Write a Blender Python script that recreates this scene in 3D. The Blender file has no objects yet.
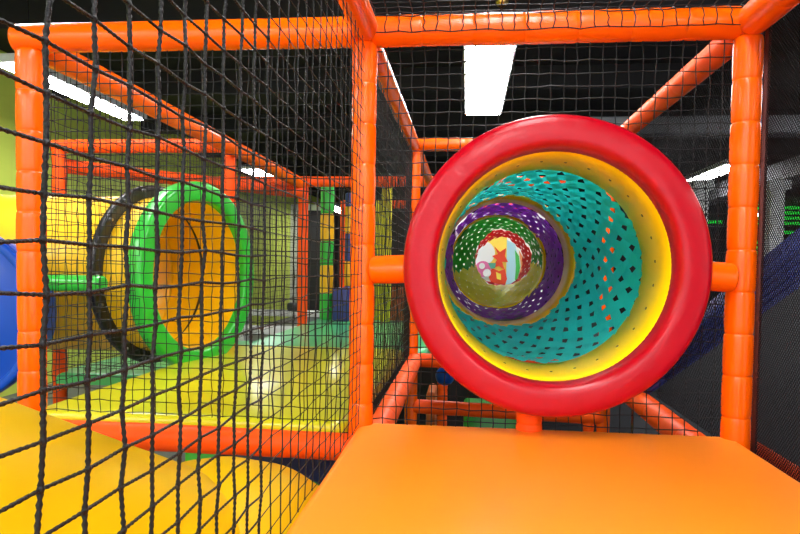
import bpy, bmesh, math, random
from mathutils import Vector, Matrix
random.seed(7)
C = bpy.context.scene.collection
PI = math.pi
FLOOR = 1.8           # eye height above the hall floor; everything is laid out from the eye and lifted at the end

# ------------------------------------------------------------------ materials
def s2l(c):
    return tuple(((v/255)/12.92 if v/255 <= .04045 else (((v/255)+.055)/1.055)**2.4) for v in c)
def mat(name, rgb, rough=.4, spec=.5, coat=0., bump=0., bscale=20., vary=.0, metal=0., emit=0.):
    m = bpy.data.materials.new(name); m.use_nodes = True
    nt = m.node_tree; b = nt.nodes['Principled BSDF']
    col = s2l(rgb) + (1,)
    b.inputs['Base Color'].default_value = col
    b.inputs['Roughness'].default_value = rough
    b.inputs['Specular IOR Level'].default_value = spec
    b.inputs['Coat Weight'].default_value = coat
    b.inputs['Coat Roughness'].default_value = .12
    b.inputs['Metallic'].default_value = metal
    tc = nt.nodes.new('ShaderNodeTexCoord')
    if vary > 0:
        n = nt.nodes.new('ShaderNodeTexNoise'); n.inputs['Scale'].default_value = 3.; n.inputs['Detail'].default_value = 4
        r = nt.nodes.new('ShaderNodeMapRange'); r.inputs['To Min'].default_value = 1-vary; r.inputs['To Max'].default_value = 1+vary
        h = nt.nodes.new('ShaderNodeHueSaturation'); h.inputs['Color'].default_value = col
        nt.links.new(tc.outputs['Object'], n.inputs['Vector']); nt.links.new(n.outputs['Fac'], r.inputs['Value'])
        nt.links.new(r.outputs['Result'], h.inputs['Value']); nt.links.new(h.outputs['Color'], b.inputs['Base Color'])
    if bump > 0:
        n = nt.nodes.new('ShaderNodeTexNoise'); n.inputs['Scale'].default_value = bscale; n.inputs['Detail'].default_value = 3
        bp = nt.nodes.new('ShaderNodeBump'); bp.inputs['Strength'].default_value = bump; bp.inputs['Distance'].default_value = .02
        nt.links.new(tc.outputs['Object'], n.inputs['Vector']); nt.links.new(n.outputs['Fac'], bp.inputs['Height'])
        nt.links.new(bp.outputs['Normal'], b.inputs['Normal'])
    if emit > 0:
        b.inputs['Emission Color'].default_value = col; b.inputs['Emission Strength'].default_value = emit
    return m
ORANGE = (255, 98, 0)
M = dict(
    orange=mat('orange_vinyl', ORANGE, .27, .3, .12, .12, 14, .05),
    red_orange=mat('red_orange_vinyl', (250, 84, 8), .48, .22, .0, .12, 14, .05),
    mat_orange=mat('orange_mat_vinyl', (255, 138, 22), .4, .5, .1, .06, 5, .05),
    mat_yellow=mat('yellow_mat_vinyl', (208, 206, 22), .3, .5, .2, .08, 6, .05),
    mat_green=mat('green_mat_vinyl', (70, 190, 120), .28, .5, .2, .08, 6, .05),
    red=mat('red_vinyl', (172, 0, 24), .28, .28, .08, .3, 9, .04),
    collar=mat('yellow_plastic', (255, 216, 0), .4, .2, .0, .05, 10, .03),
    gold=mat('golden_plastic', (226, 160, 10), .35, .5, .1, .05, 10, .05),
    teal=mat('teal_webbing', (30, 205, 205), .55, .35, 0, .15, 60, .14),
    purple=mat('purple_webbing', (136, 30, 184), .5, .4, 0, .15, 60, .12),
    green_web=mat('green_webbing', (26, 160, 50), .5, .4, 0, .15, 60, .1),
    yellow_web=mat('yellow_webbing', (255, 236, 40), .5, .4, 0, .15, 60, .05),
    red_web=mat('red_webbing', (215, 26, 34), .5, .4, 0, .15, 60, .1),
    rope=mat('black_rope', (13, 13, 15), .5, .28, 0, .3, 300, .2),
    thread=mat('black_net_cord', (16, 17, 20), .6, .3, 0),
    fine=mat('fine_black_mesh', (12, 9, 12), .6, .12, 0),
    hem=mat('dark_mesh_hem', (78, 34, 30), .6, .3, 0, .4, 200, .3),
    slide=mat('yellow_slide_plastic', (230, 186, 0), .42, .22, .0, .05, 3, .03),
    tube=mat('yellow_tube_plastic', (250, 196, 6), .4, .5, .1, .05, 3, .04),
    green=mat('green_plastic', (44, 186, 52), .32, .5, .2, .06, 6, .05),
    blue=mat('blue_plastic', (6, 74, 184), .35, .3, .05, .05, 5, .06),
    navy=mat('navy_plastic', (36, 50, 120), .4, .5, .1, .08, 8, .1),
    dark=mat('black_rubber', (20, 20, 24), .35, .5, .2, .1, 20, .1),
    steel=mat('bolt_steel', (150, 150, 155), .3, .5, 0, 0, 1, 0, 1.),
    rivet=mat('dull_rivet', (96, 84, 40), .4, .5),
    white=mat('white_paint', (226, 228, 230), .5, .4, 0, .02, 20, .04),
    grey=mat('grey_paint', (120, 122, 128), .6, .3, 0, .05, 10, .06),
    dkgrey=mat('charcoal_paint', (38, 37, 40), .7, .25, 0, .05, 10, .1),
    brown=mat('rust_vinyl', (196, 96, 40), .4, .4, 0, .1, 8, .08),
    brass=mat('brass', (230, 190, 110), .3, .5, 0, 0, 1, 0, 1.),
    floor=mat('grey_floor', (104, 104, 110), .45, .4, 0, .05, 4, .15),
    lime_pad=mat('lime_vinyl', (214, 206, 30), .4, .4, 0, .08, 8, .05),
    green_pad=mat('bright_green_vinyl', (40, 172, 60), .35, .4, .2, .08, 8, .05),
    gold_pad=mat('amber_vinyl', (232, 176, 20), .35, .4, .2, .08, 8, .05),
    led=mat('green_led', (30, 235, 70), .5, .5, 0, 0, 1, 0, 0, .8),
    lamp=mat('lamp_diffuser', (255, 255, 255), .5, .5, 0, 0, 1, 0, 0, 34.),
)
def translucent(name, k):
    nt = M[name].node_tree; b = nt.nodes['Principled BSDF']; out = nt.nodes['Material Output']
    t = nt.nodes.new('ShaderNodeBsdfTranslucent'); mx = nt.nodes.new('ShaderNodeMixShader'); mx.inputs[0].default_value = k
    t.inputs['Color'].default_value = b.inputs['Base Color'].default_value
    nt.links.new(b.outputs[0], mx.inputs[1]); nt.links.new(t.outputs[0], mx.inputs[2]); nt.links.new(mx.outputs[0], out.inputs['Surface'])
for k_, f_ in (('teal', .3), ('purple', .35), ('green_web', .55), ('yellow_web', .1), ('red_web', .55)): translucent(k_, f_)
def siding(name, rgb, pitch):
    m = mat(name, rgb, .5, .3); nt = m.node_tree; b = nt.nodes['Principled BSDF']
    tc = nt.nodes.new('ShaderNodeTexCoord'); w = nt.nodes.new('ShaderNodeTexWave'); w.wave_type = 'BANDS'; w.bands_direction = 'Z'
    w.wave_profile = 'SAW'; w.inputs['Scale'].default_value = 1/pitch*.314; w.inputs['Distortion'].default_value = 0
    bp = nt.nodes.new('ShaderNodeBump'); bp.inputs['Strength'].default_value = .7; bp.inputs['Distance'].default_value = .03
    nt.links.new(tc.outputs['Object'], w.inputs['Vector']); nt.links.new(w.outputs['Fac'], bp.inputs['Height']); nt.links.new(bp.outputs['Normal'], b.inputs['Normal'])
    return m
M['lime_wall'] = siding('lime_siding', (222, 240, 100), .22)
M['dark_wall'] = siding('charcoal_cladding', (44, 44, 48), .5)
def mural_mat():
    m = bpy.data.materials.new('mural_backing'); m.use_nodes = True
    m.node_tree.nodes['Principled BSDF'].inputs['Base Color'].default_value = s2l((240, 240, 236)) + (1,)
    return m
M['mural'] = mural_mat()

# ------------------------------------------------------------------ mesh helpers
class MB:
    def __init__(s): s.v = []; s.f = []
    def add(s, v, f):
        o = len(s.v); s.v += [tuple(p) for p in v]; s.f += [tuple(i+o for i in q) for q in f]; return s
    def box(s, x0, x1, y0, y1, z0, z1):
        v = [(x, y, z) for x in (x0, x1) for y in (y0, y1) for z in (z0, z1)]
        return s.add(v, [(0,1,3,2),(4,6,7,5),(0,4,5,1),(2,3,7,6),(0,2,6,4),(1,5,7,3)])
    def tube(s, pts, rad, n=8, caps=True, rfun=None, closed=False):
        pts = [Vector(p) for p in pts]; N = len(pts)
        t0 = (pts[1]-pts[0]).normalized()
        a = Vector((0,0,1)) if abs(t0.z) < .9 else Vector((1,0,0))
        u = t0.cross(a).normalized(); V = []; F = []; acc = 0.
        for i, p in enumerate(pts):
            if closed: t = (pts[(i+1) % N]-pts[i-1]).normalized()
            else: t = (pts[min(i+1,N-1)]-pts[max(i-1,0)]).normalized()
            u = (u - t*u.dot(t)).normalized(); w = t.cross(u)
            if i: acc += (pts[i]-pts[i-1]).length
            r = rad[i] if isinstance(rad, (list, tuple)) else rad
            for k in range(n):
                ph = 2*PI*k/n
                rr = r*(rfun(ph, acc) if rfun else 1)
                V.append(p + u*(rr*math.cos(ph)) + w*(rr*math.sin(ph)))
        for i in range(N if closed else N-1):
            for k in range(n):
                j = (i+1) % N
                F.append((i*n+k, i*n+(k+1)%n, j*n+(k+1)%n, j*n+k))
        if caps and not closed:
            F.append(tuple(range(n-1,-1,-1))); F.append(tuple((N-1)*n+k for k in range(n)))
        return s.add(V, F)
    def ring(s, c, axis, prof, n=96, ref=None):
        """revolve a closed profile [(r, a)] about axis through c"""
        c = Vector(c); axis = Vector(axis).normalized()
        a = Vector((0,0,1)) if abs(axis.z) < .9 else Vector((1,0,0))
        u = a - axis*a.dot(axis); u.normalize(); w = axis.cross(u); m = len(prof); V = []; F = []
        for i in range(n):
            ph = 2*PI*i/n; d = u*math.cos(ph)+w*math.sin(ph)
            for r, h in prof: V.append(c + d*r + axis*h)
        for i in range(n):
            j = (i+1) % n
            for k in range(m):
                F.append((i*m+k, i*m+(k+1)%m, j*m+(k+1)%m, j*m+k))
        return s.add(V, F)
    def build(s, name, m, parent=None, smooth=True, bevel=0, seg=3, sub=0, sharp=None):
        me = bpy.data.meshes.new(name); me.from_pydata(s.v, [], s.f)
        bm = bmesh.new(); bm.from_mesh(me); bmesh.ops.recalc_face_normals(bm, faces=bm.faces); bm.to_mesh(me); bm.free()
        for p in me.polygons: p.use_smooth = smooth
        me.materials.append(m)
        o = bpy.data.objects.new(name, me); C.objects.link(o)
        if parent: o.parent = parent
        if bevel:
            b = o.modifiers.new('bevel', 'BEVEL'); b.width = bevel; b.segments = seg; b.limit_method = 'ANGLE'; b.angle_limit = R_(40)
        if sub:
            q = o.modifiers.new('sub', 'SUBSURF'); q.levels = sub; q.render_levels = sub
        if sharp is not None:
            try: me.set_sharp_from_angle(angle=R_(sharp))
            except Exception: pass
        return o
def R_(d): return d*PI/180
def tag(o, label, cat, group=None, kind=None):
    o['label'] = label; o['category'] = cat
    if group: o['group'] = group
    if kind: o['kind'] = kind
    return o
def struct(o): o['kind'] = 'structure'; return o
def empty(name, label, cat, group=None):
    o = bpy.data.objects.new(name, None); C.objects.link(o); return tag(o, label, cat, group)

# ------------------------------------------------------------------ the camera solved from the frame
F_PX, YAW, PITCH, ROLL, CY = 647.2, .1026, .0363, .0143, 290.3
def axes():
    c, s = math.cos(YAW), math.sin(YAW)
    fw = Vector((-s, c, 0)); r = Vector((c, s, 0)); u = Vector((0,0,1))
    cp, sp = math.cos(PITCH), math.sin(PITCH)
    f2 = fw*cp-u*sp; u2 = u*cp+fw*sp
    cr, sr = math.cos(ROLL), math.sin(ROLL)
    return r*cr+u2*sr, u2*cr-r*sr, f2
AR, AU, AF = axes()
def ray(px, py): return AR*((px-400)/F_PX) + AU*((CY-py)/F_PX) + AF
def onX(px, py, X): v = ray(px, py); return v*(X/v.x)
def onY(px, py, Y): v = ray(px, py); return v*(Y/v.y)
def onZ(px, py, Z): v = ray(px, py); return v*(Z/v.z)
cam = bpy.data.cameras.new('camera'); co = bpy.data.objects.new('camera', cam); C.objects.link(co)
cam.sensor_fit = 'HORIZONTAL'; cam.sensor_width = 36; cam.lens = F_PX/800*36
cam.shift_y = (CY-267)/800; cam.clip_start = .02; cam.clip_end = 200
co.matrix_world = Matrix(((AR.x, AU.x, -AF.x, 0), (AR.y, AU.y, -AF.y, 0), (AR.z, AU.z, -AF.z, 0), (0,0,0,1)))
bpy.context.scene.camera = co

# ------------------------------------------------------------------ frame constants (metres from the eye)
XL, XC, XR, D = -1.546, -.346, .868, 2.165
Y2, Y3, Y4 = 4.15, 5.8, 7.9
TOP, DECK = .781, -.535
FL = -FLOOR

# ------------------------------------------------------------------ padded pipes
def padded_mb(p0, p1, r=.043, seg=.135, puff=1., mb=None, phase=0.):
    p0, p1 = Vector(p0), Vector(p1); L = (p1-p0).length
    mb = mb or MB(); n = max(1, round(L/seg)); sl = L/n
    pts, rad = [], []
    for i in range(n):
        jit = random.uniform(.98, 1.02)
        for t, k in ((.0, .93), (.02, .975), (.06, 1.0), (.2, 1.02), (.5, 1.03), (.8, 1.02), (.94, 1.0), (.98, .975)):
            pts.append(p0 + (p1-p0)*((i+t)*sl/L)); rad.append(r*(1+(k-1)*puff)*jit)
    pts.append(p1); rad.append(r*.92)
    # rounded wrapped ends
    d = (p1-p0).normalized()
    pts = [p0-d*.006] + pts + [p1+d*.006]; rad = [r*.7] + rad + [r*.7]
    return mb.tube(pts, rad, n=24)
def pipe(name, p0, p1, label, cat, r=.043, seg=.135, m='orange', group=None, puff=1.):
    return tag(padded_mb(p0, p1, r, seg, puff).build(name, M[m]), label, cat, group)
GP, GB = 'orange padded posts of the play frame', 'orange padded beams of the play frame'
B = 'padded_beam'; P = 'padded_post'
pipe(P, (XL,D,FL), (XL,D,TOP-.04), 'wide orange padded post at the left edge, floor to top beam', 'post', .047, .14, 'orange', GP)
pipe(P, (XC-.006,D,FL), (XC-.006,D,TOP-.04), 'bright orange padded post left of the red ring, net tied along it', 'post', .041, .135, 'orange', GP)
pipe(P, (XR,D,FL), (XR,D,TOP-.045), 'orange padded post right of the red ring, puffy seams', 'post', .043, .135, 'orange', GP)
pipe(P, (XC,Y2,FL), (XC,Y2,TOP-.03), 'thin orange post behind the red ring upper left, rear of tunnel bay', 'post', .04, .2, 'orange', GP)
pipe(P, (XL-.02,Y2,FL), (XL-.02,Y2,TOP-.03), 'orange post rising behind the right side of the green ring', 'post', .042, .2, 'red_orange', GP)
pipe(P, (-2.76,Y2,FL), (-2.76,Y2,TOP-.03), 'red-orange post behind the yellow tube, just right of the front left post', 'post', .045, .2, 'red_orange', GP)
pipe(P, (-1.495,Y3,FL), (-1.495,Y3,TOP-.03), 'thin red-orange post at far end of the left bay against lime wall', 'post', .045, .25, 'red_orange', GP)
pipe(P, (-.2,Y3,FL), (-.2,Y3,DECK-.1), 'orange lower post seen under the red ring, further back', 'post', .045, .25, 'red_orange', GP)
pipe(P, (XR,Y2,FL), (XR,Y2,TOP-.03), 'rear orange post hidden mostly behind the red ring right side', 'post', .04, .2, 'orange', GP)
pipe(P, (.78,Y2,FL), (.78,Y2,DECK-.1), 'short orange post under the deck, right of the stub below the ring', 'post', .035, .2, 'red_orange', GP)

pipe(B, (XL-.05,D,TOP+.004), (XC-.03,D,TOP), 'long orange top beam across the left bay', 'beam', .05, .3, 'orange', GB, .35)
pipe(B, (XC+.02,D,TOP), (XR-.03,D,TOP+.002), 'orange top beam above the red ring with net draped over it', 'beam', .05, .175, 'orange', GB, .6)
pipe(B, (XL-.02,D-.06,-.592), (XC-.02,D-.06,-.602), 'orange bottom beam in front of the yellow-green mat', 'beam', .045, .21, 'red_orange', GB, .6)
pipe(B, (XC,D-.03,TOP), (XC,.4,TOP), 'orange top beam running overhead from middle post to the viewer', 'beam', .043, .22, 'orange', GB, .5)
pipe(B, (XR,D-.03,TOP), (XR,.4,TOP), 'orange top beam overhead from right post to top right corner', 'beam', .05, .22, 'orange', GB, .5)
pipe(B, (XC,D+.05,TOP-.01), (XC,Y3,TOP-.01), 'orange top beam running back from the middle post above the tunnel left side', 'beam', .037, .25, 'orange', GB, .5)
pipe(B, (XR,D+.05,TOP-.01), (XR,Y3,TOP-.01), 'orange top beam slanting back from right post behind ring top', 'beam', .045, .3, 'red_orange', GB, .4)
pipe(B, (XL,D+.05,TOP-.01), (XL+.04,Y3,TOP-.04), 'long orange top beam receding along the left bay, front to far post', 'beam', .05, .2, 'orange', GB, .6)
pipe(B, (-2.8,Y2,TOP), (XL,Y2,TOP), 'red-orange crossbeam high behind the yellow tube', 'beam', .045, .25, 'red_orange', GB, .5)
pipe(B, (XC+.02,Y2,TOP), (XR,Y2,TOP), 'orange crossbeam behind the top of the red ring', 'beam', .042, .3, 'orange', GB, .5)
pipe(B, (-2.76,Y2+.03,.655), (XL+.06,Y3-.03,.655), 'red-orange beam set diagonally behind the green ring top', 'beam', .05, .25, 'red_orange', GB, .5)
pipe(B, (-2.3,Y3,TOP-.02), (.9,Y3,TOP-.02), 'red-orange far crossbeam behind both bays', 'beam', .048, .25, 'red_orange', GB, .5)
pipe(B, (-1.0,Y4,TOP-.02), (.9,Y4,TOP-.02), 'farthest red-orange crossbeam glimpsed between middle post and ring', 'beam', .05, .25, 'red_orange', GB, .5)
pipe(B, (XC+.03,D+.05,-.615), (XC+.02,Y2-.04,-.6), 'orange lower beam sloping back from foot of middle post', 'beam', .048, .18, 'red_orange', GB, .7)
pipe(B, (XC+.02,Y2,-.6), (XR,Y2,-.6), 'short orange crossbeam at the rear left under the tunnel', 'beam', .045, .2, 'red_orange', GB, .6)
pipe(B, (XR-.06,D+.05,-.615), (XR-.06,Y2-.04,-.6), 'orange lower beam running back from foot of right post', 'beam', .05, .2, 'red_orange', GB, .6)
pipe(B, (XC+.02,Y2,-.9), (XR,Y2,-.93), 'red-orange low crossbeam in the shade under the tunnel', 'beam', .045, .3, 'red_orange', GB, .5)
pipe(B, (XR+.075,D+.1,-.6), (XR+.075,.4,-.6), 'orange lower beam outside the deck right edge, seen through fine mesh', 'beam', .045, .2, 'red_orange', GB, .5)

# ------------------------------------------------------------------ mats
def cushion(name, x0, x1, y0, y1, ztop, th, m, label, cat, rad=.02, n=24, corner=.06):
    """vinyl slab with softly crowned top, rounded plan corners"""
    v, f = [], []
    def plan(u):  # rounded rectangle outline
        return u
    out = []
    for cx, cy, a0 in ((x1-corner, y1-corner, 0), (x0+corner, y1-corner, 90), (x0+corner, y0+corner, 180), (x1-corner, y0+corner, 270)):
        for k in range(9):
            a = R_(a0+k*11.25); out.append((cx+corner*math.cos(a), cy+corner*math.sin(a)))
    mb = MB(); m_ = len(out); cx, cy = (x0+x1)/2, (y0+y1)/2
    rings = [(0, -th), (0, -rad)]
    for k in range(1, 6):
        a = R_(k*18); rings.append((rad*(1-math.cos(a)), -rad+rad*math.sin(a)))
    V = []
    for ins, h in rings:
        for x, y in out:
            d = Vector((cx-x, cy-y, 0)); dx = ins*(1 if x < cx else -1); dy = ins*(1 if y < cy else -1)
            V.append((x+dx, y+dy, ztop+h))
    F = []
    for i in range(len(rings)-1):
        for k in range(m_): F.append((i*m_+k, i*m_+(k+1)%m_, (i+1)*m_+(k+1)%m_, (i+1)*m_+k))
    F.append(tuple((len(rings)-1)*m_+k for k in range(m_))); F.append(tuple(range(m_-1,-1,-1)))
    return tag(mb.add(V, F).build(name, M[m], smooth=True, sharp=60), label, cat)
cushion('deck_mat', XC-.016, XR+.006, -.5, D+.035, DECK, .09, 'mat_orange', 'broad smooth orange vinyl deck mat in the foreground under the red ring', 'mat', .03, corner=.05)
cushion('floor_mat', XL+.0, XC-.05, D-.012, Y2+.0, -.528, .06, 'mat_yellow', 'shiny yellow-green floor mat behind the left net', 'mat', .03)
cushion('floor_mat', XL+.05, XC+.1, Y2+.02, 6.45, -.535, .075, 'mat_green', 'green floor mat at the far end beyond the yellow-green mat', 'mat', .03)
cushion('floor_mat', XL-1.25, XL-.06, Y2-.05, 6.2, -.75, .075, 'mat_green', 'dim green mat low behind the yellow tube at far left', 'mat', .03)

# ------------------------------------------------------------------ crawl tunnel
tun = empty('crawl_tunnel', 'round woven crawl tunnel with fat red ring mouth, teal, purple and green webbing inside', 'tunnel')
TX, TZ = .272, .006
def rr(pts, n=10):  # smooth closed profile through given superellipse (r centre, half r, half depth)
    rc, hr, hd, e = pts; out = []
    for k in range(40):
        a = 2*PI*k/40; c, s = math.cos(a), math.sin(a)
        out.append((rc+hr*math.copysign(abs(c)**e, c), hd*math.copysign(abs(s)**e, s)))
    return out
RY = 2.115
MB().ring((TX, RY, TZ), (0,1,0), rr((.4225, .0545, .075, .5)), 144).build('ring_pad', M['red'], tun)
# yellow collar
def sleeve(profile, th=.006, n=96):
    """profile [(Y, cx, cz, r)] -> closed thin shell"""
    mb = MB(); V = []; F = []; m_ = len(profile)
    for side in (0, 1):
        for (y, cx, cz, r) in profile:
            for k in range(n):
                a = 2*PI*k/n; q = r+(th if side else 0)
                V.append((cx+q*math.cos(a), y, cz+q*math.sin(a)))
    o = m_*n
    for i in range(m_-1):
        for k in range(n):
            k2 = (k+1) % n
            F.append((i*n+k, i*n+k2, (i+1)*n+k2, (i+1)*n+k)); F.append((o+i*n+k, o+(i+1)*n+k, o+(i+1)*n+k2, o+i*n+k2))
    for i in (0, m_-1):
        for k in range(n):
            k2 = (k+1) % n; F.append((i*n+k, i*n+k2, o+i*n+k2, o+i*n+k))
    return mb.add(V, F)
col = sleeve([(RY-.03, TX, TZ, .369), (RY+.1, TX, TZ, .365), (RY+.32, TX+.002, TZ, .358)], .008, 128).build('collar', M['collar'], tun)
rb = MB()
pr = [(0,.004),(.003,.004),(.0055,.002),(.006,0)]
v, f = [], []
for k, (r_, h_) in enumerate(pr[1:]):
    for i in range(10): v.append((r_*math.cos(2*PI*i/10), r_*math.sin(2*PI*i/10), h_))
f = [tuple(range(10))] + [(j*10+i, j*10+(i+1)%10, (j+1)*10+(i+1)%10, (j+1)*10+i) for j in (0,1) for i in range(10)]
riv = rb.add(v, f).build('rivet', M['rivet'], col)
for k in range(28):
    o = riv if k == 0 else riv.copy()
    if k: C.objects.link(o); o.parent = col
    a = 2*PI*(k+.3)/28
    o.matrix_local = Matrix.Translation((TX+.3645*math.cos(a), RY+.16, TZ+.3645*math.sin(a))) @ (Vector((-math.cos(a),0,-math.sin(a))).to_track_quat('Z','Y').to_matrix().to_4x4())
def px_ring(px, py, rpx, Y):
    c = onY(px, py, Y); d = c.dot(AF); return (Y, c.x, c.z, rpx*d/F_PX)
def lerp_prof(rings, y):
    if y <= rings[0][0]: return rings[0]
    for a, b in zip(rings, rings[1:]):
        if y <= b[0]:
            t = (y-a[0])/(b[0]-a[0]); t = t*t*(3-2*t)*.3+t*.7
            return tuple(a[i]+(b[i]-a[i])*t for i in range(4))
    return rings[-1]
def weave(rings, n, nrow, wfrac=.69, th=.0035, sel=None, wob=.006, seed=0):
    rnd = random.Random(seed); ph = [rnd.uniform(0, 6.28) for _ in range(6)]
    y0, y1 = rings[0][0], rings[-1][0]; rm = sum(r[3] for r in rings)/len(rings)
    L = y1-y0; rows = nrow; ds = L/rows; kk = (PI/n)/ds
    steps = rows*8; mb = MB(); hw = wfrac*(PI/n)/2*1.0   # half width as an angle
    for fam in (1, -1):
        for i in range(n):
            V = []; F = []; cnt = 0
            for st in range(steps+1):
                s = L*st/steps; y = y0+s; _, cx, cz, r = lerp_prof(rings, y)
                th0 = 2*PI*i/n + fam*kk*s
                off = fam*th*math.cos(PI*s/ds)
                for e in (-1, 1):
                    # edge of ribbon: offset perpendicular to a 45 degree strap
                    a = th0 + e*hw; yy = y - fam*e*hw*(ds/(PI/n)); yy = min(max(yy, y0), y1)
                    wv = wob*(math.sin(3*a+ph[0]+2.1*yy*3)+.8*math.sin(5*a+ph[1]-yy*7)+.5*math.sin(8*a+ph[2]+yy*13))
                    _, cx, cz, r = lerp_prof(rings, yy)
                    q = r+off+wv
                    V.append((cx+q*math.cos(a), yy, cz+q*math.sin(a)))
            for st in range(steps):
                am = 2*PI*i/n + fam*kk*(L*(st+.5)/steps)
                if sel and not sel(am % (2*PI)): continue
                F.append((st*2, st*2+1, st*2+3, st*2+2))
            if F: mb.add(V, F)
    return mb
R1 = (RY+.30, TX+.002, TZ, .359)
R2 = px_ring(507, 262, 65, 3.3)
R2b = px_ring(503.5, 262, 59, 3.55)
R3 = px_ring(497.5, 261.5, 46.5, 4.3)
R4 = px_ring(503, 258, 28, 5.1)
R5 = px_ring(499, 262, 24, 5.45)
Rm = (2.8, TX-.045, TZ-.005, .362)
weave([R1, Rm, R2], 28, 9, .66, seed=1, wob=.005).build('woven_sleeve', M['teal'], tun)['label'] = 'teal woven webbing sleeve'
sleeve([(R2[0]-.02,)+R2[1:], R2b], .01, 96).build('support_ring', M['gold'], tun)['label'] = 'golden inner ring'
weave([R2b, R3], 26, 7, .77, seed=2, wob=.006).build('woven_sleeve', M['purple'], tun)['label'] = 'purple woven webbing sleeve'
R3s = (R3[0]-.03, R3[1], R3[2], R3[3]*1.0)
up = lambda a: R_(-8) < (a if a < PI*1.5 else a-2*PI) < R_(196)
dn = lambda a: not up(a)
sleeve([(R3[0]-.05,)+R3[1:3]+(R3[3]-.006,), (R3[0]+.04,)+R3[1:3]+(R3[3]-.012,)], .008, 96).build('support_ring', M['collar'], tun)['label'] = 'yellow inner ring before the green webbing'
weave([R3s, R4], 22, 8, .78, seed=3, wob=.006, sel=up).build('woven_sleeve', M['green_web'], tun)['label'] = 'green upper half of the third woven sleeve'
weave([R3s, R4], 22, 8, .90, seed=3, wob=.006, sel=dn).build('woven_sleeve', M['yellow_web'], tun)['label'] = 'yellow lower half of the third woven sleeve'
weave([R4, R5], 20, 5, .78, seed=4, wob=.008).build('woven_sleeve', M['red_web'], tun)['label'] = 'red woven sleeve at the far end'
# struts
pipe('padded_strut', (XC+.03, D-.01, -.012), (TX-.44, RY+.02, -.005), 'short orange strut joining middle post to red ring left side', 'strut', .045, .2, 'orange', 'padded struts holding the red ring')
pipe('padded_strut', (XR-.035, D-.03, -.02), (TX+.44, RY+.02, -.012), 'short orange strut joining red ring to right post', 'strut', .045, .09, 'orange', 'padded struts holding the red ring')
pipe('padded_strut', (.215, RY+.06, -.63), (.215, RY+.06, -.455), 'stubby orange strut under the red ring at deck edge', 'strut', .042, .05, 'red_orange', 'padded struts holding the red ring')

# ------------------------------------------------------------------ nets
def net(name, org, ud, vd, nu, nv, su, sv, dia, label, hole=None, jit=.003, m='thread', sides=4, sag=0., group=None):
    org, ud, vd = Vector(org), Vector(ud), Vector(vd); nd = ud.cross(vd)
    G = {}
    for i in range(nu+1):
        for j in range(nv+1):
            G[i, j] = org + ud*(i*su+random.uniform(-jit, jit)) + vd*(j*sv+random.uniform(-jit, jit)) + nd*(random.uniform(-jit, jit)*.6)
    mb = MB()
    def line(seq):
        run = []
        for p in seq + [None]:
            if p is None or (hole and hole(p)):
                if len(run) > 1: mb.tube(run, dia/2, sides, False)
                run = []
            else: run.append(p)
    for i in range(nu+1): line([G[i, j] for j in range(nv+1)])
    for j in range(nv+1): line([G[i, j] for i in range(nu+1)])
    return tag(mb.build(name, M[m]), label, 'net', group)
# near rope net (X = XC), ropes twisted
def rope_net():
    x = XC-.001; root = empty('rope_net', 'thick black knotted rope net along the left, nearest the viewer', 'net')
    su, sv = .0646, .0412
    ys = [.506-.0646*3+su*i for i in range(29)]; ys = [y for y in ys if y < D-.02]
    z0 = .016-sv*13; nz = 31
    rnd = random.Random(3); G = {}
    for i, y in enumerate(ys):
        for j in range(nz+1):
            G[i, j] = Vector((x+rnd.uniform(-.002,.002), y+rnd.uniform(-.0016,.0016)+.001*(1 if (i+j)%2 else -1)+.032*(z0+j*sv-.15), z0+j*sv+rnd.uniform(-.0028,.0028)))
    tw = lambda ph, s: 1+.32*math.cos(2*(ph-2*PI*s/.017))
    def dense(a, step):
        out = []
        for p, q in zip(a, a[1:]):
            k = max(1, int((q-p).length/step))
            for t in range(k): out.append(p.lerp(q, t/k))
        return out + [a[-1]]
    mv, mh, mk = MB(), MB(), MB()
    for i, y in enumerate(ys):
        seq = [G[i, j] for j in range(nz+1)]
        if y < 1.15: mv.tube(dense(seq, .0038), .0023, 8, False, tw)
        else: mv.tube(seq, .0014, 6, False)
    for j in range(nz+1):
        n_ = [G[i, j] for i in range(len(ys))]
        k = max(i for i, y in enumerate(ys) if y < 1.15)
        mh.tube(dense(n_[:k+1], .0038), .0017, 8, False, tw); mh.tube(n_[k:], .0011, 6, False)
    # knots
    for (i, j), p in G.items():
        r = .0036 if ys[i] < 1.15 else .0024
        v = []
        for a in range(5):
            la = -PI/2+PI*a/4
            for b in range(6): v.append(p + Vector((math.cos(la)*math.cos(b*PI/3), math.cos(la)*math.sin(b*PI/3)*1.15, math.sin(la)*1.25))*r)
        mk.add(v, [(a*6+b, a*6+(b+1)%6, (a+1)*6+(b+1)%6, (a+1)*6+b) for a in range(4) for b in range(6)])
    a = mv.build('upright_ropes', M['rope'], root); b = mh.build('level_ropes', M['rope'], root); c = mk.build('knots', M['rope'], root)
    for o in (a, b, c): o['kind'] = 'stuff'
rope_net()
q = .0412
net('cord_net', (XL+.05, D, -.57), (1,0,0), (0,0,1), 27, 32, q, q, .0034, 'black square cord net stretched across the left bay front')
hole_t = lambda p: (p.x-TX)**2+(p.z-TZ)**2 < .455**2
net('cord_net', (XC+.03, D+.005, -.6), (1,0,0), (0,0,1), 28, 33, q, q, .0034, 'black square cord net around the red ring', hole_t)
net('cord_net', (XC+.03, .5, TOP+.054), (1,0,0), (0,1,0), 28, 40, q, q, .0036, 'black cord net roof above the orange deck')
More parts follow.
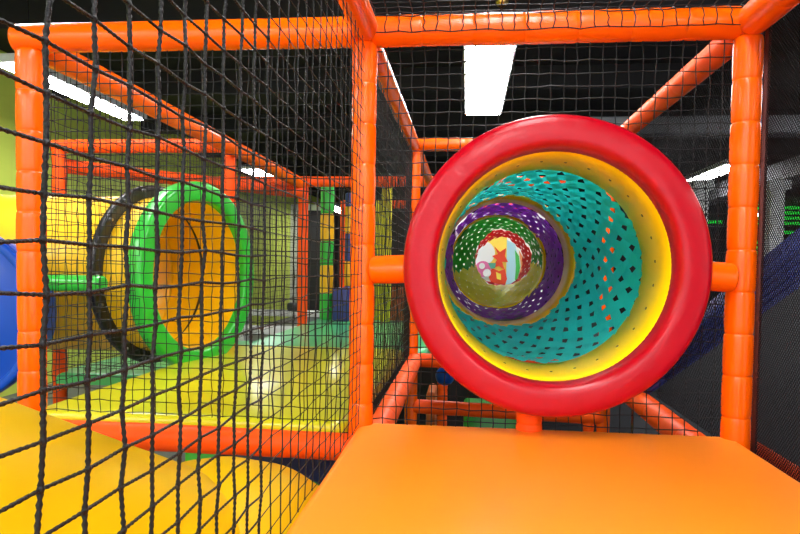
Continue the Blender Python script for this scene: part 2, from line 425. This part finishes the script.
# draped strip over the beam front
def drape():
    mb = MB(); pts = []
    for k in range(8):
        a = R_(90+k*16); pts.append((D+.054*math.cos(a), TOP+.054*math.sin(a)))
    for i in range(29):
        x = XC+.03+i*q; mb.tube([(x+random.uniform(-.006,.006)*(k/7), y, z) for k, (y, z) in enumerate(pts)], .0018, 4, False)
    for k in (3, 7):
        mb.tube([(XC+.03+i*q, pts[k][0]+random.uniform(-.002,.002), pts[k][1]+random.uniform(-.004,.004)) for i in range(29)], .0018, 4, False)
    tag(mb.build('cord_net', M['thread']), 'strip of black cord net wrapped over the top beam above the red ring', 'net')
drape()
net('cord_net', (XC-.01, D+.05, -.57), (0,1,0), (0,0,1), 46, 32, q, q, .0034, 'black cord net receding from the middle post, between tunnel and left bay')
GC = Vector((-1.50, 3.50, -.064)); GA = Vector((math.cos(R_(13)), -math.sin(R_(13)), 0))
net('cord_net', (XL-.02, D+.06, -.5), (0,1,0), (0,0,1), 47, 30, q, q, .003, 'black cord net receding from the left post, around the green ring',
    lambda p: (p.y-GC.y)**2+(p.z-GC.z)**2 < .54**2)
net('cord_net', (XL-.0, Y2+.06, -.5), (0,1,0), (0,0,1), 38, 29, q, q, .003, 'black cord net beyond the green ring in front of the lime wall')
net('cord_net', (-2.74, Y2, -.72), (1,0,0), (0,0,1), 27, 35, q, q, .003, 'black cord net behind the yellow tube at far left')
# fine mesh
def fine(y0, y1, z0, z1, x, pitch, wd, label):
    mb = MB(); Ly, Lz = y1-y0, z1-z0; st = pitch*math.sqrt(2)
    for fam in (1, -1):
        c = -Lz if fam == 1 else 0
        while c < Ly+(0 if fam == 1 else Lz):
            # line y = c + fam*z'
            a = max(0, -c) if fam == 1 else max(0, c-Ly)
            b = min(Lz, Ly-c) if fam == 1 else min(Lz, c)
            if b > a:
                ya, yb = c+fam*a, c+fam*b
                mb.tube([(x, y0+ya, z0+a), (x, y0+yb, z0+b)], wd/2, 4, False)
            c += st
    return tag(mb.build('mesh_net', M['fine']), label, 'net')
fine(.55, D-.03, -.6, TOP, XR+.035, .0095, .0026, 'fine black diamond mesh right of the right post, nearest the viewer')
fine(D+.05, Y2, -.6, TOP, XR+.035, .016, .003, 'fine black mesh on tunnel bay right side, behind the red ring')
tag(MB().tube([(XR+.034, D-.055, FL+1.2), (XR+.036, D-.055, TOP-.02)], .009, 10).build('mesh_hem', M['hem']), 'dark bunched hem of the fine mesh along the right post', 'hem')
tag(MB().tube([(XC-.03, Y2-.1, -.57), (XC-.03, Y2-.1, TOP-.05)], .016, 8).build('mesh_hem', M['hem']), 'dark rusty net hem beside the rear post left of the ring', 'hem')

# ------------------------------------------------------------------ green ring and yellow tube
gt = empty('tube_crawl', 'yellow crawl tube with green ring mouth and black flange, behind the left net', 'tube')
MB().ring(GC, GA, rr((.467, .054, .05, .5)), 120).build('ring_pad', M['green'], gt)['label'] = 'bright green ring mouth'
def shell(c, ax, r, h0, h1, th=.012): # pipe
    return MB().ring(c, ax, [(r, h0), (r+th, h0), (r+th, h1), (r, h1)], 96)
shell(GC, GA, .41, -.26, .0, .03).build('tube_mouth', M['tube'], gt, sharp=40)
MB().ring(GC, GA, rr((.475, .03, .03, .6)) and [(r, h-.275) for r, h in rr((.465, .042, .022, .5))], 96).build('flange', M['dark'], gt)['label'] = 'black flange'
def bolts(n, c0, ax, r, par, ln, rb=.009):
    ref = Vector((0,0,1)); u = (ref-ax*ref.dot(ax)).normalized(); w = ax.cross(u)
    first = None
    for k in range(n):
        a = 2*PI*k/n; c = c0+(u*math.cos(a)+w*math.sin(a))*r
        if first is None:
            q0 = ax.to_track_quat('Z', 'Y').to_matrix().to_4x4()
            first = MB().tube([(0,0,0), (0,0,ln*.8), (0,0,ln)], [rb, rb, rb*.6], 8).build('bolt', M['steel'], par, False); o = first
        else: o = first.copy(); C.objects.link(o); o.parent = par
        o.matrix_local = Matrix.Translation(c) @ q0
bolts(20, GC+GA*(-.254), GA, .487, gt, .022)
# straight section, then a closed elbow at the far left
a0 = GC - GA*.28
pth = [a0 - GA*(.11*k) for k in range(3)]
dirn = -GA.copy(); p = pth[-1].copy()
for k in range(7):
    dirn = (Matrix.Rotation(R_(9.0 if k < 2 else 1.5), 3, 'Z') @ dirn); p = p + dirn*.16; pth.append(p.copy())
mb = MB(); mb.tube(pth, .45, 64, False)
for k in range(9):   # domed end wall inside the tube
    pass
dome = [(max(.0001, .448*math.cos(R_(t))), -.52-.16*math.sin(R_(t))) for t in range(0, 91, 10)]
mb.ring(GC, GA, dome+[(.0001, -.70), (.449, -.56)], 64)
mb.build('tube_body', M['tube'], gt)
tag(padded_mb((-1.99, 2.86, -.098), (-1.675, 2.84, -.098), .038, .3, .4).build('padded_bar', M['green']), 'green padded bar in front of the yellow tube, ending at black flange', 'bar')
tag(MB().box(-1.5,-.4,3.3,3.8,-1.8,-.95).build('foam_block', M['green'], None, True, .04), 'green foam block in the gap below the left bay beam', 'block')
# blue pod at extreme left
bp = empty('slide_entry', 'blue round slide part at the left edge behind the orange post', 'slide')
bc = Vector((-2.36, 2.75, -.25))
prof = [(.0001,-.05),(.3,-.045),(.33,-.03),(.40,-.03),(.42,-.015),(.42,.02),(.40,.03),(.38,.2),(.0001,.22)]
MB().ring(bc, Vector((-.15,1,0)), prof, 72).build('round_panel', M['blue'], bp, sharp=30)
MB().tube([(bc.x,bc.y+.1,FL),(bc.x,bc.y+.1,bc.z-.3)], .04, 12).build('support_leg', M['dark'], bp)
MB().ring(bc+Vector((0,-.03,0)), Vector((-.15,1,0)), [(r, h) for r, h in rr((.40,.022,.016,.8))], 72).build('rim', M['blue'], bp)

# ------------------------------------------------------------------ yellow slide, lower left
sl = empty('tube_slide', 'big smooth yellow tube slide curving under the left bay in the foreground', 'slide')
def circ_sweep(path, r, n=72, cap=False): return MB().tube(path, r, n, cap)
A = Vector((-.765, 1.55, -.92)); dv = Vector((.515, .705, -.487)).normalized(); Bv = A-dv*1.0
S_R = .38
straight = [Bv.lerp(A, k/12) for k in range(-5, 13)]
circ_sweep(straight, S_R).build('slide_section', M['slide'], sl)['label'] = 'lit upper tube section'
dv = (A-Bv).normalized()
MB().ring(A-dv*.012, dv, rr((S_R+.006, .014, .014, .7)), 96).build('slide_flange', M['slide'], sl)
pth = []; p = A+dv*.004; az, el = math.atan2(dv.y, dv.x), R_(-6)
for k in range(14):
    pth.append(p.copy()); d = Vector((math.cos(el)*math.cos(az), math.cos(el)*math.sin(az), math.sin(el))); p = p+d*.055
    if k > 1: el = max(el-R_(14), R_(-88)); az += R_(8)
for k in range(4): p = p+d*.1; pth.append(p.copy())
MB().tube(pth, [S_R+.0, S_R+.01, S_R+.018]+[S_R+.02]*(len(pth)-3), 72, True).build('slide_elbow', M['slide'], sl)['label'] = 'shaded lower elbow'
bolts(14, A+dv*.004, dv, S_R+.008, sl, .014, .008)
nd = MB().ring((-.78, 2.62, -1.27), (.0,1,.0), rr((.47, .06, .05, .7)), 72)
tag(nd.build('dark_hoop', M['navy']), 'dark navy hoop behind the slide elbow under the left bay beam', 'hoop')

# ------------------------------------------------------------------ colour posts and panels at the back
def bands(name, px, yt, Y, r, ztop, zbot, cols, label):
    root = empty(name, label, 'post'); x = onY(px, 268, Y).x; n = len(cols); tot = sum(h for _, h in cols); z = ztop
    for c, h in cols:
        z2 = z-(ztop-zbot)*h/tot
        padded_mb((x, Y, z2+.004), (x, Y, z-.004), r, .6, .5).build('colour_sleeve', M[c], root)['label'] = {'green_pad':'green','gold_pad':'amber','navy':'navy','lime_pad':'lime','orange':'orange'}[c]+' sleeve'
        z = z2
    return root
bands('banded_post', 327, 0, 6.3, .068, .85, -.53, [('green_pad', 34), ('gold_pad', 27), ('green_pad', 24), ('gold_pad', 28), ('green_pad', 26)], 'plump post banded green and amber at far end of green mat')
bands('banded_post', 349, 0, 6.35, .045, .72, -.53, [('navy', 12), ('gold_pad', 24), ('navy', 25), ('gold_pad', 22), ('navy', 30)], 'slim post banded navy and amber left of the middle post')
tag(padded_mb((onY(343.5,268,6.9).x, 6.9, -1.75), (onY(343.5,268,6.9).x, 6.9, .7), .04, .3, .5).build('padded_post', M['red_orange']), 'slim red-orange post next to the navy and amber banded one', 'post', GP)
tag(padded_mb((onY(379,268,6.4).x, 6.4, -.53), (onY(379,268,6.4).x, 6.4, .65), .045, .6, .5).build('padded_post', M['lime_pad']), 'yellow padded post just right of the middle post, shorter', 'post')
tag(padded_mb((onY(386,268,6.2).x, 6.2, -.53), (onY(386,268,6.2).x, 6.2, .8), .05, .6, .5).build('padded_post', M['lime_pad']), 'yellow padded post just right of the middle post, taller', 'post')
tag(MB().box(onY(389,268,6.4).x, onY(409,268,6.4).x, 6.36, 6.42, -.535, -.19).build('back_panel', M['brown'], None, False, .01), 'rust-orange panel low between middle post and ring', 'panel')
tag(MB().box(onY(332,268,6.1).x, onY(350,268,6.1).x, 6.1, 6.3, -.535, -.21).build('cushion_block', M['navy'], None, True, .03), 'dark navy block on the green mat beside the banded post', 'cushion')

# things under the tunnel
tag(MB().box(onY(428,268,4.9).x, onY(437,268,4.9).x, 4.9, 5.3, -1.8, -.95).build('foam_block', M['brown'], None, True, .03), 'small rust foam block low under the tunnel', 'block')
tag(MB().box(onY(466,268,4.6).x, onY(524,268,4.6).x, 4.6, 5.0, -1.8, -1.0).build('foam_block', M['green'], None, True, .03), 'green foam block low under the tunnel, right', 'block')
def ballf(px, py, Y, r, m, label):
    c = onY(px, py, Y); b = MB().ring(c, (0,0,1), [(max(.0001, r*math.cos(R_(t))), r*math.sin(R_(t))) for t in range(-90, 91, 10)], 36)
    tag(b.build('hanging_ball', M[m]), label, 'ball')
ballf(445, 376, 4.7, .07, 'blue', 'blue ball glimpsed below left of the red ring')
tag(MB().box(-1.3, 3.2, 6.46, 6.56, -1.8, -.62).build('base_panel', M['dark'], None, False), 'black panel closing off the level under the tunnel', 'panel')

# ------------------------------------------------------------------ far right: navy ramp, columns, soffit, lights
def ramp():
    root = empty('ramp', 'navy ribbed ramp sloping down behind the right post', 'ramp')
    p, e = onY(800, 238, 3.05), onY(628, 380, 3.05); p2, e2 = onY(800, 288, 3.05), onY(640, 402, 3.05)
    dd = (p-e); p = p+dd*.5; p2 = p2+(p2-e2)*.5
    v = [(k.x, y, k.z) for y in (3.05, 3.2) for k in (p, e, e2, p2)]
    MB().add(v, [(0,1,2,3),(7,6,5,4),(0,4,5,1),(1,5,6,2),(2,6,7,3),(3,7,4,0)]).build('side_panel', M['navy'], root, False, .012)
    rb_ = MB()
    for k in range(1, 6):
        t = k/6; a_ = p.lerp(p2, t); b_ = e.lerp(e2, t); rb_.tube([a_+Vector((0,-.004,0)), b_+Vector((0,-.004,0))], .011, 6)
    rb_.build('ribs', M['navy'], root)
    sk = [p2, e2, Vector((e2.x, 3.1, FL)), Vector((p2.x, 3.1, FL))]
    MB().add([(k.x, y, k.z) for y in (3.15, 3.2) for k in sk], [(0,1,2,3),(7,6,5,4),(0,4,5,1),(1,5,6,2),(2,6,7,3),(3,7,4,0)]).build('dark_sheet', M['dark'], root, False)['label'] = 'black sheet added to darken the gap under the ramp'  # black sheet added to keep the space below the ramp dark
ramp()
def slab(name, pxs, Y, dep, m, label, cat, kind=None):
    pts = [onY(a, b, Y) for a, b in pxs]; n = len(pts)
    v = [(p.x, Y, p.z) for p in pts]+[(p.x, Y+dep, p.z) for p in pts]
    f = [tuple(range(n)), tuple(range(2*n-1, n-1, -1))]+[(i, (i+1)%n, n+(i+1)%n, n+i) for i in range(n)]
    o = MB().add(v, f).build(name, M[m], None, False)
    if kind: o['kind'] = kind
    else: tag(o, label, cat)
    return o
def column(px, w, label):
    Y = 10.; x = onY(px, 230, Y).x
    o = empty('support_column', label, 'column', 'white columns at right')
    MB().box(x-w/2, x+w/2, Y, Y+w, FL, 1.32).build('shaft', M['white'], o, False, .015)
    MB().box(x-w/2-.06, x+w/2+.06, Y-.06, Y+w+.06, 1.2, 1.34).build('capital', M['white'], o, False, .015)
column(702, .17, 'pale column seen between the red ring and the right post')
column(777, .2, 'pale column behind fine mesh at far right')
def strip_beam(x, y0, y1, z, w, h, m, label):
    tag(MB().box(x-w/2, x+w/2, y0, y1, z-h/2, z+h/2).build('ceiling_duct', M[m], None, False, .02), label, 'duct')
strip_beam(5.6, 8.2, 24, 1.75, .5, .34, 'grey', 'long grey duct receding across the right, behind fine mesh')
tag(MB().box(1.2, 11, 8.0, 8.3, 1.62, 1.83).build('ceiling_duct', M['grey'], None, False, .02), 'grey horizontal duct crossing above the ring at right', 'duct')
led = [((706,218),(722,226),9),((757,196),(768,226),9),((784,200),(800,226),9),((756,240),(768,266),9),((784,229),(800,236),9)]
for i, ((a, b), (c, d_), Y) in enumerate(led):
    lab = ['green lit strip just left of the right post', 'green lit louvres right of the right post, upper', 'green lit louvres at right edge beside the far column', 'green lit louvres right of the right post, lower', 'thin green lit strip at the right edge below louvres'][i]
    o = empty('light_panel', lab, 'light', 'green light panels at right')
    p0, p1 = onY(a, d_, 27.9), onY(c, b, 27.9); n = max(1, int((d_-b)/4.5))
    MB().box(p0.x, p1.x, 27.9, 28.0, p0.z, p1.z).build('back_board', M['dark'], o, False)
    lb = MB()
    for k in range(n):
        z = p0.z+(p1.z-p0.z)*(k+.5)/n; lb.box(p0.x, p1.x, 27.84, 27.9, z-.06, z+.06)
    lb.build('lit_slats', M['led'], o, False)

# ------------------------------------------------------------------ hall
def flat(name, v, m): return struct(MB().add(v, [(0,1,2,3)]).build(name, M[m], None, False))
X0, X1, YF, YB, ZC = -6.1, 14.6, -5., 28., 2.75
flat('floor', [(X0,YF,FL),(X1,YF,FL),(X1,YB,FL),(X0,YB,FL)], 'floor')
flat('ceiling', [(X0,YF,ZC),(X1,YF,ZC),(X1,YB,ZC),(X0,YB,ZC)], 'dkgrey')
flat('wall_left', [(X0,YF,FL),(X0,YB,FL),(X0,YB,ZC),(X0,YF,ZC)], 'lime_wall')
flat('wall_back', [(X0,YB,FL),(X1,YB,FL),(X1,YB,ZC),(X0,YB,ZC)], 'dark_wall')
flat('wall_right', [(X1,YF,FL),(X1,YB,FL),(X1,YB,ZC),(X1,YF,ZC)], 'dark_wall')
for k in range(9):
    y = 1.2+k*2.6
    struct(MB().box(X0, X1, y, y+.16, ZC-.32, ZC).build('trim_%d' % (k+1), M['dkgrey'], None, False))
# white door frame on the far wall, benches by the lime wall
fr = empty('door_frame', 'white frame of a dark doorway at far end of the lime wall', 'door')
fx = onY(290, 268, 21.9).x
MB().box(fx, fx+.22, 21.9, 22.1, FL, 1.9).build('jamb', M['white'], fr, False)
MB().box(fx, -4.75, 21.9, 22.1, 1.9, 2.1).build('lintel', M['white'], fr, False)
MB().box(fx+.22, -4.75, 22.0, 22.1, FL, 1.9).build('dark_door', M['dark_wall'], fr, False)
def bench(x0, x1, y, z, label):
    o = empty('bench', label, 'bench', 'white benches at the lime wall')
    MB().box(x0, x1, y, y+.45, z-.12, z).build('bench_seat', M['white'], o, False, .02)
    for x in (x0+.1, x1-.25):
        MB().box(x, x+.15, y+.05, y+.4, FL, z-.12).build('leg', M['white'], o, False)
bench(-5.2, -1.9, 14, -1.02, 'long white bench farther back in front of the lime wall')
bench(-4.6, -2.6, 11, -1.1, 'white bench nearer, just beyond the green mat edge')
tag(MB().box(-4.0, -3.72, 14.1, 14.35, -1.02, -.84).build('bag', M['dark'], None, True, .05), 'small dark bag on the white bench by lime wall', 'bag')
# wall art behind the tunnel
mu = empty('wall_mural', 'bright painted panel of zigzags and round shapes at the far end of the tunnel', 'mural')
mc = onY(499, 262, 6.7); my = 6.7
MB().box(mc.x-.45, mc.x+.45, my, my+.04, mc.z-.5, mc.z+.5).build('backing', M['mural'], mu, False)
def patch(pts, m, dz, nm):
    v = [onY(a, b, my-dz) for a, b in pts]; n = len(v)
    vv = [tuple(p) for p in v]+[(p.x, p.y+.012, p.z) for p in v]
    MB().add(vv, [tuple(range(n)), tuple(range(2*n-1, n-1, -1))]+[(i, (i+1)%n, n+(i+1)%n, n+i) for i in range(n)]).build(nm, M[m], mu, False)
for nm, c in (('m_yellow', (250,222,90)), ('m_red', (222,70,40)), ('m_pink', (214,110,160)), ('m_sky', (170,214,230)), ('m_green', (70,180,80)), ('m_teal', (80,150,130)), ('m_orange', (230,140,90))):
    M[nm] = mat('paint_'+nm[2:], c, .5, .3)
patch([(487,236),(507,236),(507,290),(493,290)], 'm_yellow', .02, 'yellow_field')
patch([(494,246),(500,252),(506,248),(505,256),(508,262),(502,262),(505,270),(499,266),(492,268),(497,260),(492,256),(498,254)], 'm_red', .04, 'red_zigzag')
patch([(492,268),(499,271),(505,269),(507,279),(503,290),(492,284),(488,276)], 'm_red', .04, 'red_zigzag')
patch([(496,272),(501,274),(501,280),(497,279)], 'm_yellow', .06, 'yellow_star')
def disc(cx, cy, r, m, nm, dz, a0=0, a1=360): patch([(cx+r*math.cos(R_(a)), cy+r*math.sin(R_(a))) for a in range(a0, a1, 15)], m, dz, nm)
disc(483, 253, 12, 'white', 'white_circle', .03)
disc(483, 269, 8, 'm_pink', 'pink_blob', .045); disc(487, 273, 4, 'white', 'white_spot', .06); disc(482, 266, 3, 'white', 'white_spot', .06)
patch([(488,263),(496,263),(495,268),(491,269)], 'm_teal', .05, 'teal_patch')
patch([(507,240),(515,244),(519,262),(515,286),(506,286)], 'm_sky', .03, 'blue_field')
patch([(515,250),(519,256),(520,268),(517,280),(515,280),(516,266)], 'm_green', .05, 'green_stripe')
patch([(519,250),(526,262),(520,284),(518,282),(521,266)], 'm_orange', .035, 'orange_stripe')

# lamps: rows of long fixtures, plus unseen ones added as fill
def lamp(x, y0, y1, z, label, w=.4):
    o = empty('ceiling_light', label, 'ceiling light', 'rows of ceiling lights')
    MB().box(x-w/2-.03, x+w/2+.03, y0-.03, y1+.03, z+.015, z+.1).build('housing', M['white'], o, False, .01)
    MB().box(x-w/2, x+w/2, y0, y1, z, z+.012).build('diffuser', M['lamp'], o, False)
    for y in (y0+.3, y1-.3): MB().tube([(x, y, z+.1), (x, y, ZC)], .008, 6).build('hanger', M['dkgrey'], o)
lamp(.165, 5.71, 8.18, 1.9, 'bright panel light above the tunnel, right of middle post')
lamp(-4.45, 5.9, 8.3, 1.9, 'long bright light at upper left behind the left post', .27)
lamp(-4.38, 12.7, 14.3, 1.9, 'small white light seen above the far left crossbeam')
lamp(-4.42, 20.2, 23.2, 1.9, 'farthest left light, tiny white patch left of the middle post')
lamp(4.78, 12.2, 14.4, 1.9, 'thin white light between the ring and right post')
lamp(9.66, 21.8, 23.4, 1.9, 'tiny white light strip right of the right post')
lamp(.165, -.9, 1.5, 1.9, 'ceiling light overhead the deck, above the picture')
lamp(-4.45, -.9, 1.5, 1.9, 'ceiling light to the left, above the picture')
lamp(4.78, -.9, 1.5, 1.9, 'ceiling light to the right, above the picture')
lamp(4.78, 5.7, 8.2, 1.9, 'ceiling light at right hidden behind the right post mesh')
lamp(.165, -4.6, -2.6, 1.9, 'added fill light behind the viewer, centre', .6)  # this and the next three: wide lamps added for frontal fill
lamp(-4.45, -4.6, -2.6, 1.9, 'added fill light behind the viewer, far left', .6)
lamp(4.78, -4.6, -2.6, 1.9, 'added fill light behind the viewer, far right', .6)
lamp(-2.2, -4.6, -2.6, 1.9, 'added fill light behind the viewer, left of centre', .6)
lamp(-2.5, 2.4, 4.1, 1.9, 'added light to brighten the left bay, above the picture', .3)  # unseen lamp, added to brighten the left bay and its mat
lamp(.165, 2.4, 4.1, 1.9, 'added light to brighten the woven tunnel, above the picture', .3)  # unseen lamp, added to light the webbing from above
lamp(2.5, -4.6, -2.6, 1.9, 'added fill light behind the viewer, right of centre', .6)  # another lamp added for frontal fill
sp = empty('ceiling_spotlight', 'small brass ceiling fitting above the top beam', 'ceiling light')
c = onZ(502, 1, 2.3)
MB().ring(c, (0,0,1), [(.0001,-.05),(.035,-.045),(.055,-.01),(.05,.03),(.03,.06),(.0001,.06)], 24).build('shade', M['brass'], sp)
MB().tube([c+Vector((0,0,.05)), (c.x, c.y, ZC)], .012, 8).build('stem', M['dkgrey'], sp)

# ------------------------------------------------------------------ world and view
w = bpy.data.worlds.new('world'); bpy.context.scene.world = w; w.use_nodes = True
w.node_tree.nodes['Background'].inputs[0].default_value = (.9, .95, 1, 1); w.node_tree.nodes['Background'].inputs[1].default_value = 2.2
vs = bpy.context.scene.view_settings; vs.view_transform = 'Standard'; vs.look = 'None'; vs.exposure = -.08; vs.gamma = 1; vs.use_curve_mapping = False

# ------------------------------------------------------------------ lift to the floor and put each origin at the base of its thing
bpy.context.view_layer.update()
def pts_of(o):
    out = [o.matrix_world @ Vector(b) for b in o.bound_box] if o.type == 'MESH' else []
    for ch in o.children: out += pts_of(ch)
    return out
for o in list(C.objects):
    if o.parent: continue
    if o.type == 'CAMERA': o.location.z += FLOOR; continue
    ps = pts_of(o)
    base = Vector(((min(p.x for p in ps)+max(p.x for p in ps))/2, (min(p.y for p in ps)+max(p.y for p in ps))/2, min(p.z for p in ps)))
    if o.type == 'MESH': o.data.transform(Matrix.Translation(-base))
    else:
        for ch in o.children:
            ch.location = ch.location - base
    o.location = base + Vector((0,0,FLOOR))
